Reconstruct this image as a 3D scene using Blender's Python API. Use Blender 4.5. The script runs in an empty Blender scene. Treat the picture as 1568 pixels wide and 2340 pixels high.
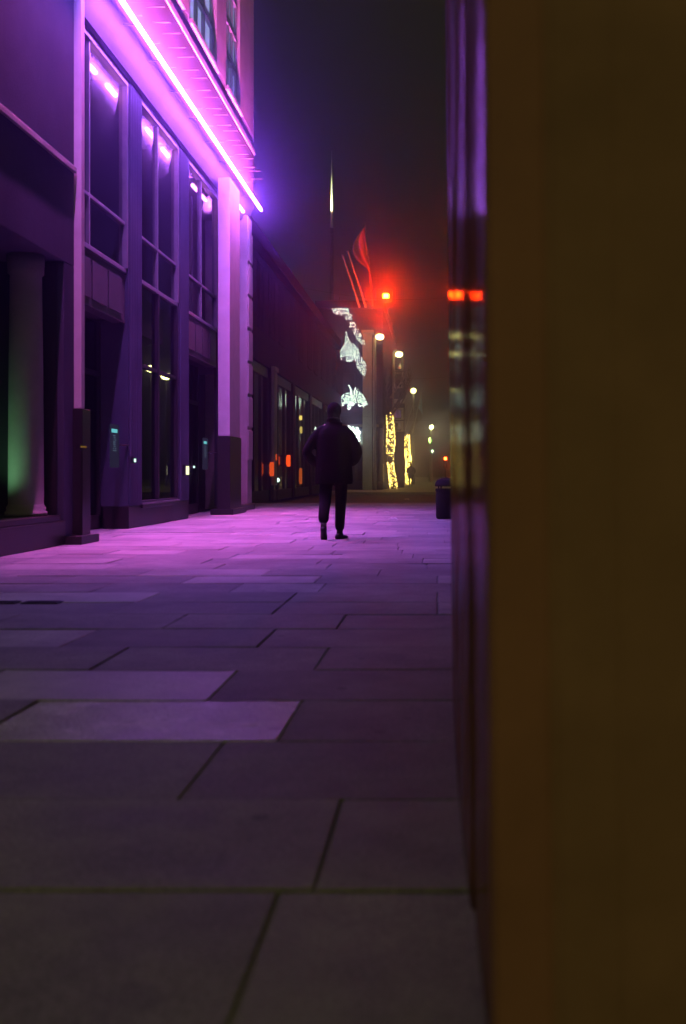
import bpy, math, random
from mathutils import Vector, Matrix, noise as mnoise
random.seed(7)
R = math.radians
sc = bpy.context.scene
C = sc.collection
F, VX, VY, EYE = 2400.0, 1000.0, 1085.0, 0.84

def W(px, py, Y):
    """a pixel of the photograph (1568 wide) at real distance Y"""
    return Vector(((px - VX) * Y / F, Y, EYE + (VY - py) * Y / F))

# ------------------------------------------------------------------ meshes
class MB:
    def __init__(s):
        s.v, s.f, s.a = [], [], []
        s.smooth = False
    def add(s, vs, fs, tone=None):
        b = len(s.v)
        s.v += [tuple(v) for v in vs]
        s.f += [tuple(b + i for i in f) for f in fs]
        s.a += [1.0 if tone is None else tone] * len(vs)
    def box(s, x0, x1, y0, y1, z0, z1, tone=None, M=None):
        vs = [Vector((x, y, z)) for z in (z0, z1) for y in (y0, y1) for x in (x0, x1)]
        if M: vs = [M @ v for v in vs]
        s.add(vs, [(0, 2, 3, 1), (4, 5, 7, 6), (0, 1, 5, 4), (2, 6, 7, 3), (0, 4, 6, 2), (1, 3, 7, 5)], tone)
    def lathe(s, prof, n=20, M=None, c=(0, 0, 0)):
        vs, fs = [], []
        for r, z in prof:
            for i in range(n):
                a = 2 * math.pi * i / n
                v = Vector((c[0] + r * math.cos(a), c[1] + r * math.sin(a), c[2] + z))
                vs.append(M @ v if M else v)
        m = len(prof)
        for j in range(m - 1):
            for i in range(n):
                k = (i + 1) % n
                fs.append((j * n + i, j * n + k, (j + 1) * n + k, (j + 1) * n + i))
        fs.append(tuple(range(n - 1, -1, -1)))
        fs.append(tuple((m - 1) * n + i for i in range(n)))
        s.add(vs, fs)
    def tube(s, pts, r, n=8):
        pts = [Vector(p) for p in pts]
        rr = r if isinstance(r, (list, tuple)) else [r] * len(pts)
        vs, fs = [], []
        up = Vector((0, 0, 1))
        for i, p in enumerate(pts):
            d = (pts[min(i + 1, len(pts) - 1)] - pts[max(i - 1, 0)]).normalized()
            u = d.cross(up)
            if u.length < 1e-3: u = d.cross(Vector((0, 1, 0)))
            u.normalize(); w = d.cross(u)
            for k in range(n):
                a = 2 * math.pi * k / n
                vs.append(p + (u * math.cos(a) + w * math.sin(a)) * rr[i])
        for i in range(len(pts) - 1):
            for k in range(n):
                l = (k + 1) % n
                fs.append((i * n + k, i * n + l, (i + 1) * n + l, (i + 1) * n + k))
        fs.append(tuple(range(n - 1, -1, -1)))
        fs.append(tuple((len(pts) - 1) * n + k for k in range(n)))
        s.add(vs, fs)
    def ell(s, c, rx, ry, rz, n=16, m=10, z0=-1.0):
        prof = []
        vs, fs = [], []
        for j in range(m + 1):
            t = math.asin(z0) + (math.pi / 2 - math.asin(z0)) * j / m
            for i in range(n):
                a = 2 * math.pi * i / n
                vs.append((c[0] + rx * math.cos(t) * math.cos(a), c[1] + ry * math.cos(t) * math.sin(a), c[2] + rz * math.sin(t)))
        for j in range(m):
            for i in range(n):
                k = (i + 1) % n
                fs.append((j * n + i, j * n + k, (j + 1) * n + k, (j + 1) * n + i))
        s.add(vs, fs)
    def bulb(s, c, r):
        x, y, z = c
        s.add([(x + r, y, z), (x - r, y, z), (x, y + r, z), (x, y - r, z), (x, y, z + r), (x, y, z - r)],
              [(0, 2, 4), (2, 1, 4), (1, 3, 4), (3, 0, 4), (2, 0, 5), (1, 2, 5), (3, 1, 5), (0, 3, 5)])
    def build(s, name, m, parent=None, smooth=False, bevel=0.0, label=None):
        me = bpy.data.meshes.new(name)
        me.from_pydata(s.v, [], s.f)
        at = me.attributes.new('tone', 'FLOAT', 'POINT')
        at.data.foreach_set('value', s.a)
        me.materials.append(m)
        if smooth or s.smooth:
            for p in me.polygons: p.use_smooth = True
        me.update()
        o = bpy.data.objects.new(name, me)
        C.objects.link(o)
        if parent:
            o.parent = parent
            o.location = -parent.location if parent.type == 'EMPTY' and parent.get('world') else (0, 0, 0)
        if bevel:
            b = o.modifiers.new('bevel', 'BEVEL'); b.width = bevel; b.segments = 2; b.limit_method = 'ANGLE'
        if label: o['label'] = label
        return o

def tag(o, label=None, cat=None, group=None, kind=None):
    if label: o['label'] = label
    if cat: o['category'] = cat
    if group: o['group'] = group
    if kind: o['kind'] = kind
    return o

def thing(name, loc, label, cat, group=None, world=True, rz=0):
    o = bpy.data.objects.new(name, None)
    C.objects.link(o)
    o.location = loc
    o.rotation_euler.z = rz
    o.empty_display_size = .2
    if world: o['world'] = 1      # children are given in world coordinates
    return tag(o, label, cat, group)

def struct(name, mb, m, **k):
    return tag(mb.build(name, m, **k), kind='structure')

# ------------------------------------------------------------------ materials
def nodes(name):
    m = bpy.data.materials.new(name); m.use_nodes = True
    t = m.node_tree; t.nodes.clear()
    out = t.nodes.new('ShaderNodeOutputMaterial')
    return m, t, out

def surf(name, col, rough=.6, spec=.5, metal=0., var=.25, scale=3., bump=.0, bscale=40., tone=False, coat=0., gum=False):
    m, t, out = nodes(name)
    L = t.links.new
    p = t.nodes.new('ShaderNodeBsdfPrincipled')
    L(p.outputs[0], out.inputs[0])
    p.inputs['Roughness'].default_value = rough
    p.inputs['Metallic'].default_value = metal
    p.inputs['Specular IOR Level'].default_value = spec
    p.inputs['Coat Weight'].default_value = coat
    p.inputs['Coat Roughness'].default_value = .08
    tc = t.nodes.new('ShaderNodeTexCoord')
    n = t.nodes.new('ShaderNodeTexNoise'); n.inputs['Scale'].default_value = scale; n.inputs['Detail'].default_value = 6
    n.inputs['Roughness'].default_value = .65
    L(tc.outputs['Object'], n.inputs['Vector'])
    r = t.nodes.new('ShaderNodeMapRange'); r.inputs[1].default_value = .25; r.inputs[2].default_value = .75
    r.inputs[3].default_value = 1 - var; r.inputs[4].default_value = 1 + var
    L(n.outputs[0], r.inputs[0])
    mul = t.nodes.new('ShaderNodeVectorMath'); mul.operation = 'SCALE'; mul.inputs[0].default_value = col[:3]
    L(r.outputs[0], mul.inputs['Scale'])
    src = mul.outputs[0]
    if tone:
        a = t.nodes.new('ShaderNodeAttribute'); a.attribute_name = 'tone'
        m2 = t.nodes.new('ShaderNodeVectorMath'); m2.operation = 'SCALE'
        L(src, m2.inputs[0]); L(a.outputs['Fac'], m2.inputs['Scale']); src = m2.outputs[0]
    if gum:                                                    # trodden spots, stains and grit
        vo = t.nodes.new('ShaderNodeTexVoronoi'); vo.inputs['Scale'].default_value = 3.6; L(tc.outputs['Object'], vo.inputs['Vector'])
        th = t.nodes.new('ShaderNodeMapRange'); th.inputs[1].default_value = .07; th.inputs[2].default_value = .09; th.inputs[3].default_value = .55; th.inputs[4].default_value = 1
        L(vo.outputs['Distance'], th.inputs[0])
        n3 = t.nodes.new('ShaderNodeTexNoise'); n3.inputs['Scale'].default_value = .9; n3.inputs['Detail'].default_value = 9; n3.inputs['Roughness'].default_value = .75
        L(tc.outputs['Object'], n3.inputs['Vector'])
        r3 = t.nodes.new('ShaderNodeMapRange'); r3.inputs[1].default_value = .35; r3.inputs[2].default_value = .62; r3.inputs[3].default_value = .62; r3.inputs[4].default_value = 1.12
        L(n3.outputs[0], r3.inputs[0])
        n4 = t.nodes.new('ShaderNodeTexNoise'); n4.inputs['Scale'].default_value = 130; n4.inputs['Detail'].default_value = 2; L(tc.outputs['Object'], n4.inputs['Vector'])
        r4 = t.nodes.new('ShaderNodeMapRange'); r4.inputs[1].default_value = .3; r4.inputs[2].default_value = .7; r4.inputs[3].default_value = .65; r4.inputs[4].default_value = 1.35
        L(n4.outputs[0], r4.inputs[0])
        for q in (th, r3, r4):
            m3 = t.nodes.new('ShaderNodeVectorMath'); m3.operation = 'SCALE'; L(src, m3.inputs[0]); L(q.outputs[0], m3.inputs['Scale']); src = m3.outputs[0]
    L(src, p.inputs['Base Color'])
    rr = t.nodes.new('ShaderNodeMapRange'); rr.inputs[3].default_value = max(rough - .1, .02); rr.inputs[4].default_value = min(rough + .1, 1)
    L(n.outputs[0], rr.inputs[0]); L(rr.outputs[0], p.inputs['Roughness'])
    if gum:                                                    # the paler slabs are worn smooth
        tr = t.nodes.new('ShaderNodeMapRange'); tr.inputs[1].default_value = 1.0; tr.inputs[2].default_value = 1.5; tr.inputs[3].default_value = 0.; tr.inputs[4].default_value = .36
        L(a.outputs['Fac'], tr.inputs[0])
        sb = t.nodes.new('ShaderNodeMath'); sb.operation = 'SUBTRACT'; L(rr.outputs[0], sb.inputs[0]); L(tr.outputs[0], sb.inputs[1]); L(sb.outputs[0], p.inputs['Roughness'])
    if bump:
        n2 = t.nodes.new('ShaderNodeTexNoise'); n2.inputs['Scale'].default_value = bscale; n2.inputs['Detail'].default_value = 8
        L(tc.outputs['Object'], n2.inputs['Vector'])
        b = t.nodes.new('ShaderNodeBump'); b.inputs['Strength'].default_value = bump; b.inputs['Distance'].default_value = .01
        L(n2.outputs[0], b.inputs['Height']); L(b.outputs[0], p.inputs['Normal'])
    return m

def emit(name, col, st, sampling='AUTO'):
    m, t, out = nodes(name)
    e = t.nodes.new('ShaderNodeEmission'); e.inputs[0].default_value = (*col, 1); e.inputs[1].default_value = st
    t.links.new(e.outputs[0], out.inputs[0])
    m.cycles.emission_sampling = sampling
    return m

def glass(name, rough=.02, tint=.55, ior=1.5):
    m, t, out = nodes(name)
    L = t.links.new
    fr = t.nodes.new('ShaderNodeFresnel'); fr.inputs[0].default_value = ior
    tr = t.nodes.new('ShaderNodeBsdfTransparent'); tr.inputs[0].default_value = (tint, tint, tint * 1.02, 1)
    gl = t.nodes.new('ShaderNodeBsdfGlossy'); gl.inputs[1].default_value = rough
    mx = t.nodes.new('ShaderNodeMixShader')
    ge = t.nodes.new('ShaderNodeNewGeometry'); mm = t.nodes.new('ShaderNodeMath'); mm.operation = 'SUBTRACT'; mm.use_clamp = True
    L(fr.outputs[0], mm.inputs[0]); L(ge.outputs['Backfacing'], mm.inputs[1])     # reflection on the outer face only
    L(mm.outputs[0], mx.inputs[0]); L(tr.outputs[0], mx.inputs[1]); L(gl.outputs[0], mx.inputs[2]); L(mx.outputs[0], out.inputs[0])
    return m

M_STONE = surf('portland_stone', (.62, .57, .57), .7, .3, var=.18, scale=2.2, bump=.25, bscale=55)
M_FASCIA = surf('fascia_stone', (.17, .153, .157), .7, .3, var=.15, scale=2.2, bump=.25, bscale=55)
M_STONE2 = surf('blue_glow_stone', (.07, .074, .115), .7, .3, var=.3, scale=1.6, bump=.3, bscale=45)  # bluish neon glow and dimness put into the stone colour
M_FIN = surf('pale_stone', (.80, .72, .73), .6, .3, var=.12, scale=3, bump=.15, bscale=60)
M_GRANITE = surf('dark_granite', (.03, .028, .027), .32, .5, var=.4, scale=60, bump=.05)
M_SPANDREL = surf('bronze_panel', (.10, .085, .09), .5, .5, var=.3, scale=4)
M_FRAME = surf('painted_metal_frame', (.26, .25, .27), .45, .5, var=.15, scale=6)
M_DARKFRAME = surf('dark_metal_frame', (.03, .028, .03), .5, .3, var=.2, scale=6)
M_ROOM = surf('dark_room_lining', (.09, .08, .085), .9, .1, var=.3, scale=1.5)
M_GLASS_UP = glass('upper_window_glass', .16, .8, 1.17)
M_GLASS = glass('shop_glass', .015, .72)
M_GLASSDARK = surf('dark_street_glass', (.012, .012, .013), .05, .9, var=.2, scale=2)
M_PANE_MATT = surf('matt_black_pane', (.012, .012, .013), .9, .03)  # matt black so that no lamps mirror in it
M_SLAB = surf('paving_stone', (.29, .285, .262), .62, .22, var=.24, scale=3.2, bump=.4, bscale=70, tone=True, gum=True)
M_JOINT = surf('paving_joint', (.19, .18, .16), .9, .2, var=.3, scale=20)
M_ASPHALT = surf('asphalt', (.05, .048, .045), .75, .3, var=.3, scale=8, bump=.4, bscale=120)
M_KERB = surf('kerb_granite', (.30, .28, .25), .6, .3, var=.3, scale=12, bump=.2)
M_GROUND = surf('far_ground', (.05, .048, .042), .9, .2, var=.3, scale=.3)
M_DARKSTONE = surf('near_black_stone', (.02, .0185, .016), .9, .08, var=.35, scale=1.2, bump=.3)  # near-black stone shared by the darkest walls
M_PALE = surf('cream_render', (.42, .41, .36), .7, .2, var=.2, scale=2, bump=.2)
M_WOOD = surf('brown_lacquer', (.37, .205, .15), .55, .2, var=.25, scale=2.5, bump=.06, bscale=25)
M_REDGLOW = surf('red_glow_lacquer', (.40, .188, .14), .5, .25, var=.2, scale=2.5, bump=.06, bscale=25)  # red glow along the pier's edge put into the lacquer colour
M_MOULD = surf('polished_brown_edge', (.26, .11, .045), .15, .25, var=.4, scale=6, bump=.42, bscale=7)
def worn(m, keep):
    """dull patches in a polish: part of the surface is bare wood"""
    t = m.node_tree; out = next(n for n in t.nodes if n.type == 'OUTPUT_MATERIAL'); p = next(n for n in t.nodes if n.type == 'BSDF_PRINCIPLED')
    d = t.nodes.new('ShaderNodeBsdfDiffuse'); d.inputs[0].default_value = (.22, .095, .05, 1)
    tc = t.nodes.new('ShaderNodeTexCoord'); mp = t.nodes.new('ShaderNodeMapping'); mp.inputs['Scale'].default_value = (160, 1.2, 1.1)
    n = t.nodes.new('ShaderNodeTexNoise'); n.inputs['Scale'].default_value = 1.6; n.inputs['Detail'].default_value = 5
    r = t.nodes.new('ShaderNodeMapRange'); r.inputs[1].default_value = .38; r.inputs[2].default_value = .62; r.inputs[3].default_value = keep - .38; r.inputs[4].default_value = keep + .3
    x = t.nodes.new('ShaderNodeMixShader'); L = t.links.new
    L(tc.outputs['Object'], mp.inputs[0]); L(mp.outputs[0], n.inputs['Vector']); L(n.outputs[0], r.inputs[0]); L(r.outputs[0], x.inputs[0])
    L(d.outputs[0], x.inputs[1]); L(p.outputs[0], x.inputs[2]); L(x.outputs[0], out.inputs[0])
worn(M_MOULD, .46)
M_METAL = surf('galvanised_pole', (.22, .22, .2), .5, .5, metal=.3, var=.2, scale=8)
M_BLACK = surf('black_paint', (.02, .02, .02), .5, .4, var=.2, scale=8)
M_CLOTH = surf('black_coat_cloth', (.006, .0055, .006), .95, .1, var=.3, scale=14, bump=.3, bscale=60)
M_TROUSER = surf('dark_trouser_cloth', (.008, .007, .008), .95, .1, var=.3, scale=14, bump=.3, bscale=60)
M_SHOE = surf('black_shoe', (.02, .018, .018), .6, .3, var=.2)
M_SKIN = surf('skin', (.36, .22, .16), .6, .3, var=.08)
M_SOCK = surf('grey_sock', (.14, .13, .14), .9, .1)
M_BARK = surf('bark', (.09, .07, .05), .9, .1, var=.4, scale=10, bump=.5, bscale=30)
M_FLAG = surf('pale_flag', (.55, .53, .50), .9, .1, var=.1)
M_FLAGRED = surf('signal_lit_flag', (.95, .34, .14), .9, .1, var=.1)  # red of the signal's light put into the flag colour
M_FLAGBLUE = surf('blue_white_flag', (.30, .45, .58), .9, .1, var=.25, scale=3)
M_STEEL = surf('brushed_steel', (.75, .75, .72), .45, .5, metal=.4, var=.08)
M_PAPER = surf('litter_paper', (.75, .73, .70), .8, .2, var=.1)
M_BIN = surf('bin_metal', (.008, .0075, .008), .85, .12, var=.3, scale=9)
M_COLUMN = surf('column_stone', (.38, .37, .34), .6, .3, var=.12, scale=4, bump=.15)

NEON = (0.86, 0.075, 1.0)
M_NEON = emit('neon_tube_light', (.42, .11, 1.0), 190)
M_BAR = emit('pink_bar_glow', (1.0, .26, .9), 14)
M_LAMP = emit('street_lamp_light', (1.0, .84, .36), 14)
M_LAMPFAR = emit('far_lamp_light', (1.0, .95, .55), 60)
M_RED = emit('red_signal_light', (1.0, .024, .0008), 1500)
M_REDCORE = emit('signal_core_light', (1.0, .026, .001), 1500)
M_REDSMALL = emit('small_red_light', (1.0, .06, .01), 70)
M_REDDIM = emit('red_reflection', (1.0, .10, .015), .75, 'NONE')
M_ORDIM = emit('orange_reflection', (1.0, .17, .03), .4, 'NONE')
M_WHITEB = emit('cool_white_bulb', (.74, .94, 1.0), 14, 'NONE')
M_WARMB = emit('warm_white_bulb', (1.0, .66, .20), 10, 'NONE')
M_CYAN = emit('cyan_display', (.16, .62, .75), .9, 'NONE')
M_DOTS = emit('display_text', (.25, .38, .6), .35, 'NONE')
M_SIGNBACK = emit('sign_backlight', (.06, .05, .13), .3, 'NONE')
M_COOLPT = emit('cool_wall_light', (.55, .95, .85), 2.2, 'NONE')
M_WARMPANEL = emit('warm_lit_panel', (.92, .9, .62), 1.6, 'NONE')
M_AMBER = emit('amber_strip', (.5, .26, .04), .35, 'NONE')
M_WINDOWLIT = None

def pane_lit():
    m, t, out = nodes('lit_upper_pane')
    L = t.links.new
    fr = t.nodes.new('ShaderNodeFresnel'); fr.inputs[0].default_value = 1.45
    e = t.nodes.new('ShaderNodeEmission'); e.inputs[0].default_value = (.36, .43, .80, 1); e.inputs[1].default_value = 1.1
    d = t.nodes.new('ShaderNodeBsdfDiffuse'); d.inputs[0].default_value = (.3, .3, .34, 1)
    a = t.nodes.new('ShaderNodeAddShader'); L(e.outputs[0], a.inputs[0]); L(d.outputs[0], a.inputs[1])
    g = t.nodes.new('ShaderNodeBsdfGlossy'); g.inputs[1].default_value = .1
    mx = t.nodes.new('ShaderNodeMixShader'); L(fr.outputs[0], mx.inputs[0]); L(a.outputs[0], mx.inputs[1]); L(g.outputs[0], mx.inputs[2]); L(mx.outputs[0], out.inputs[0])
    return m
M_WINDOWLIT = pane_lit()

# ------------------------------------------------------------------ ground
g = MB(); g.box(-400, 400, -60, 600, -.62, -.12)
struct('ground', g, M_GROUND)
g = MB(); g.box(-60, 60, 31.35, 330, -.118, -.10)
struct('road', g, M_ASPHALT)
# pavement bed and its slabs (one surface pattern in one mesh)
g = MB(); g.box(-6.2, 9, -5, 31.0, -.117, -.009)
struct('pavement_bed', g, M_JOINT)
g = MB()
def slab(x0, x1, y0, y1, tone, tilt=True):
    gap = .0035
    dz = random.uniform(-.003, .003)
    t1, t2 = (random.uniform(-.004, .004), random.uniform(-.004, .004)) if tilt else (0, 0)
    x0 += gap; x1 -= gap; y0 += gap; y1 -= gap
    c = .004
    jx = [random.uniform(-.003, .003) for _ in range(4)]
    def q(x, y, z): return (x + jx[(y > (y0 + y1) / 2) + 2 * (x > (x0 + x1) / 2)], y, z + dz + t1 * ((x - x0) / max(x1 - x0, .01) - .5) + t2 * ((y - y0) / .6 - .5))
    vs = [q(x0, y0, -.02), q(x1, y0, -.02), q(x1, y1, -.02), q(x0, y1, -.02),
          q(x0, y0, -c), q(x1, y0, -c), q(x1, y1, -c), q(x0, y1, -c),
          q(x0 + c, y0 + c, 0), q(x1 - c, y0 + c, 0), q(x1 - c, y1 - c, 0), q(x0 + c, y1 - c, 0)]
    fs = [(8, 9, 10, 11)]
    for b in (0, 4):
        for i in range(4):
            j = (i + 1) % 4
            fs.append((b + i, b + j, b + j + 4, b + i + 4))
    g.add(vs, fs, tone)
# rows whose joints and tones the photograph shows: boundary list and tone of each slab between them
spec = {
    5: ([-2.45, -1.486, -.506, .45], [.75, 1.75, .62]),          # y 3.32
    6: ([-2.85, -1.86, -.86, .13], [.7, 1.35, .58]),
    7: ([-2.5, -1.5, -.53, .45], [.75, .8, .7]),
    8: ([-2.85, -1.85, -.88, .1], [1.15, .62, .7]),
    9: ([-2.5, -1.5, -.55, .4], [.72, .72, .7]),
    10: ([-2.9, -2.0, -1.0, .0], [.62, .65, .7]),
    11: ([-3.9, -3.1, -1.98, -1.0, .0], [1.3, 1.25, .68, .75]),
    12: ([-3.4, -2.5, -1.5, -.86, .1], [.75, .8, 1.05, .75]),
    13: ([-3.0, -2.0, -.96, .0], [.8, 1.3, .75]),
    14: ([-3.5, -2.5, -1.47, -.5], [.95, 1.35, .85]),
    15: ([-4.0, -3.0, -2.0, -1.0], [1.2, .95, .95]),
}
y = -4.88
k = -8
while y < 30.9:
    y0 = .32 + .6 * k
    y1 = min(y0 + .6, 30.98)
    b, tn = spec.get(k, ([], []))
    if b:
        xs, ts = list(b), list(tn)
    else:
        xs = [random.uniform(-1.2, -.3)]; ts = []
    while xs[-1] < 8.6:
        xs.append(xs[-1] + random.choice([.75, .9, 1.0, 1.0, 1.1])); ts.append(random.choice([.7, .8, .88, .95, 1.0]) * random.uniform(.92, 1.06))
    while xs[0] > -5.9:
        xs.insert(0, xs[0] - random.choice([.75, .9, 1.0, 1.0, 1.1])); ts.insert(0, random.choice([.8, .9, .95, 1.0, 1.12]) * random.uniform(.92, 1.06))
    for i in range(len(xs) - 1):
        slab(xs[i], xs[i + 1], y0, y1, ts[i])
    k += 1; y = y1
struct('pavement', g, M_SLAB)
g = MB()
x = -8.0
while x < 9:
    g.box(x, x + .985, 31.02, 31.34, -.1, .004 + random.uniform(-.003, .003)); x += .99
struct('kerb', g, M_KERB, bevel=.012)
g = MB()
x = -8.0
g.box(-40, 40, 50.0, 330, -.098, .02)
struct('far_pavement', g, M_KERB)

# ------------------------------------------------------------------ building with the neon
A = thing('office_building', (-4.8, 17, 0), 'tall stone office building washed in pink neon, with big windows between fluted pilasters', 'building')
w = MB()
YA0, YA1 = 7.5, 25.9
w.box(-6.0, -4.68, YA0, YA1, 8.84, 9.06)                    # shadow gap
ups = [(10.3, 12.55), (13.25, 15.55), (16.25, 18.55), (19.25, 21.55), (22.55, 24.1)]
w.box(-6.0, -4.53, YA0, YA1, 9.06, 9.18)
yy = YA0
for a, b in ups:
    w.box(-6.0, -4.53, yy, a, 9.18, 12.3); yy = b
w.box(-6.0, -4.53, yy, YA1, 9.18, 12.3)
w.box(-6.0, -4.53, YA0, YA1, 12.3, 16.5)
w.box(-6.5, -6.2, YA0, 12.95, .0, 7.1)
w.box(-6.2, -4.7, YA0 - .3, YA0, 0, 16.5)
w.box(-5.6, -4.58, 25.3, YA1, 0, 7.1)                       # end pier
for z in (1.2, 2.0, 2.8, 3.6, 4.4, 5.2, 6.0):
    w.box(-4.58, -4.55, 25.32, YA1 - .02, z, z + .72)       # rusticated blocks
w.build('wall', M_STONE, A, bevel=.012)
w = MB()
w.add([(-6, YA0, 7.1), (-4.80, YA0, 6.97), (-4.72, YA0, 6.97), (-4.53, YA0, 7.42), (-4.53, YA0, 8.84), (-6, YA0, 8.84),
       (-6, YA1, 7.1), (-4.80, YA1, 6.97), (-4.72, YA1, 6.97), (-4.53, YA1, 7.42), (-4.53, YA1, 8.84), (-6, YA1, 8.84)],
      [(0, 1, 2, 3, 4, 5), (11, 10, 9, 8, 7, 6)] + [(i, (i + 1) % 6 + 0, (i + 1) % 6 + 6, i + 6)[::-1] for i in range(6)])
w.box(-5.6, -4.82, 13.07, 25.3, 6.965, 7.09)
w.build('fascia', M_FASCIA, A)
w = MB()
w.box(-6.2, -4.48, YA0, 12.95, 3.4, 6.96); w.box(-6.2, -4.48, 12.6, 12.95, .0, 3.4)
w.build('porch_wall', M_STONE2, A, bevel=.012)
w = MB(); w.box(-14, -9.0, YA0, YA1, 0, 16.4); w.box(-9.0, -6.0, YA0, YA1, 7.12, 16.4); w.box(-9, -6.5, YA0, 13, 0, 7.1)
w.build('rear_block', M_DARKSTONE, A)
w = MB()
w.box(-4.48, -4.44, YA0, 12.93, 4.55, 4.62); w.box(-4.53, -4.49, YA0, YA1, 8.72, 8.83)
w.build('string_course', M_STONE, A, bevel=.006)
for y0, y1, xa in ((12.95, 13.07, -4.39), (22.1, 23.2, -4.37)):
    w = MB(); w.box(-4.9 if y0 < 20 else -4.62, xa, y0, y1, 1.66, 7.1); w.build('pilaster_fin', M_FIN, A, bevel=.006)
w = MB(); w.box(-4.9, -4.36, 12.9, 13.2, .1, 1.655); w.box(-4.9, -4.27, 12.6, 13.26, 0, .1)
w.build('pilaster_base', M_GRANITE, A, bevel=.008)
w = MB(); w.box(-4.63, -4.355, 22.05, 23.3, .12, 1.655); w.box(-4.76, -4.28, 22.0, 23.5, 0, .12); w.box(-4.9, -4.5, 23.5, 25.9, 0, .14)
w.build('pilaster_base', M_GRANITE, A, bevel=.008)
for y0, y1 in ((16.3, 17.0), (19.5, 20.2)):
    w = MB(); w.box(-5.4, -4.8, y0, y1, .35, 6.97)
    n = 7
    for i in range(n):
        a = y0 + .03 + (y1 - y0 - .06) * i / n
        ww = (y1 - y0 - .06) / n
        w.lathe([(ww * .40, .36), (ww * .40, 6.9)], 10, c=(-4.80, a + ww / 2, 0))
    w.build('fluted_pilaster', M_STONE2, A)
bays = [(13.07, 16.3), (17.0, 19.5), (20.2, 23.0), (23.2, 25.3)]
for i, (a, b) in enumerate(bays):
    mid = (a + b) / 2 - .1
    if i != 3:
        fr = MB()
        fr.box(-4.93, -4.80, a, b, 6.86, 6.965); fr.box(-4.93, -4.82, a, b, 3.96, 4.03)
        for yy in (a, b - .06): fr.box(-4.93, -4.80, yy, yy + .06, 4.03, 6.86)
        fr.box(-4.92, -4.83, a + .06, b - .06, 4.70, 4.75)
        fr.box(-4.92, -4.83, mid - .025, mid + .025, 4.03, 4.70); fr.box(-4.92, -4.83, mid - .025, mid + .025, 4.75, 6.86)
        fo = fr.build('window', M_FRAME, A, bevel=.006)
        p = MB(); p.box(-4.880, -4.872, a + .06, b - .06, 4.03, 6.86); p.build('pane', M_GLASS_UP, fo)
    if i in (0, 2):
        s_ = MB(); s_.box(-5.05, -4.85, a, b, 3.19, 3.955)
        for q in range(4):
            yq = a + .15 + (b - a - .3) * q / 4
            s_.box(-4.85, -4.835, yq + .04, yq + (b - a - .3) / 4 - .04, 3.3, 3.85)
        s_.build('spandrel_panel', M_SPANDREL, A, bevel=.006)
        d = MB(); zt = 3.19; xd = -5.25
        for yy in (a + .02, mid - .06, b - .1): d.box(xd - .05, xd + .03, yy, yy + .08, .02, zt)
        d.box(xd - .05, xd + .03, a + .02, b - .02, 2.35, 2.43); d.box(xd - .05, xd + .03, a + .02, b - .02, .02, .22)
        do = d.build('door', M_DARKFRAME, A)
        p = MB(); p.box(xd - .014, xd - .006, a + .06, b - .06, .22, zt); p.build('pane', M_GLASS, do)
        h = MB()
        for s2 in (-.16, .12): h.tube([(xd + .07, mid + s2, .9), (xd + .07, mid + s2, 1.5)], .016)
        h.build('handle', M_STEEL, do)
    elif i == 1:
        fr = MB()
        for yy in (a, mid - .04, b - .07): fr.box(-4.93, -4.81, yy, yy + .07, .42, 3.96)
        fr.box(-4.93, -4.81, a, b, .36, .42); fr.box(-4.93, -4.83, a + .07, b - .07, 2.6, 2.66)
        fo = fr.build('window', M_DARKFRAME, A, bevel=.005)
        p = MB(); p.box(-4.88, -4.872, a + .07, b - .07, .42, 3.96); p.build('pane', M_GLASS, fo)
    else:
        fr = MB()
        for yy in (a, mid - .04, b - .07): fr.box(-4.93, -4.81, yy, yy + .07, .2, 6.9)
        for z in (.14, 3.4, 4.7, 6.86): fr.box(-4.93, -4.81, a, b, z, z + .08)
        fo = fr.build('window', M_DARKFRAME, A)
        p = MB(); p.box(-4.88, -4.872, a + .07, b - .07, .22, 6.9); p.build('pane', M_GLASS, fo)
w = MB(); w.box(-5.2, -4.79, 16.3, 20.2, 0, .35); w.box(-4.86, -4.75, 16.95, 18.9, .30, .36)
w.build('stall_riser', M_GRANITE, A, bevel=.01)
w = MB(); w.box(-4.86, -4.775, 17.0, 19.5, .36, .385); w.build('window_ledge', M_FRAME, A)
w = MB()                                                     # the dark rooms behind the glass
w.box(-8.98, -8.8, 13.0, 25.88, 0, 7.1); w.box(-8.8, -5.0, 13.0, 25.3, 6.99, 7.095); w.box(-8.8, -5.3, 12.96, 13.06, 0, 6.98)
w.box(-8.8, -5.6, 25.3, 25.88, 0, 6.98); w.box(-8.8, -5.1, 13.07, 25.3, 3.25, 3.9); w.box(-8.8, -5.3, 13.07, 25.3, -.01, .015)
for yy in (16.6, 19.85, 23.1): w.box(-8.8, -5.4, yy - .08, yy + .08, .02, 6.98)
w.build('room_lining', M_ROOM, A)
for a, b in ups:
    fr = MB()
    for yy in (a, a + (b - a) * .36, a + (b - a) * .64, b - .07): fr.box(-4.72, -4.60, yy, yy + .07, 9.18, 12.3)
    z = 9.18
    while z < 12.25:
        fr.box(-4.71, -4.59, a, b, z, z + .06); fr.box(-4.71, -4.61, a, b, z + .17, z + .21); z += .78
    fo = fr.build('window', M_FRAME, A)
    sl = MB(); sl.box(-4.55, -4.47, a - .08, b + .08, 9.09, 9.175); sl.build('sill', M_STONE, fo)
    p = MB(); p.box(-4.68, -4.665, a + .05, b - .05, 9.2, 12.28); p.build('pane', M_WINDOWLIT, fo)
    p = MB(); p.box(-4.9, -4.76, a, b, 9.18, 12.3); p.build('blind', M_ROOM, fo)
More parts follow.
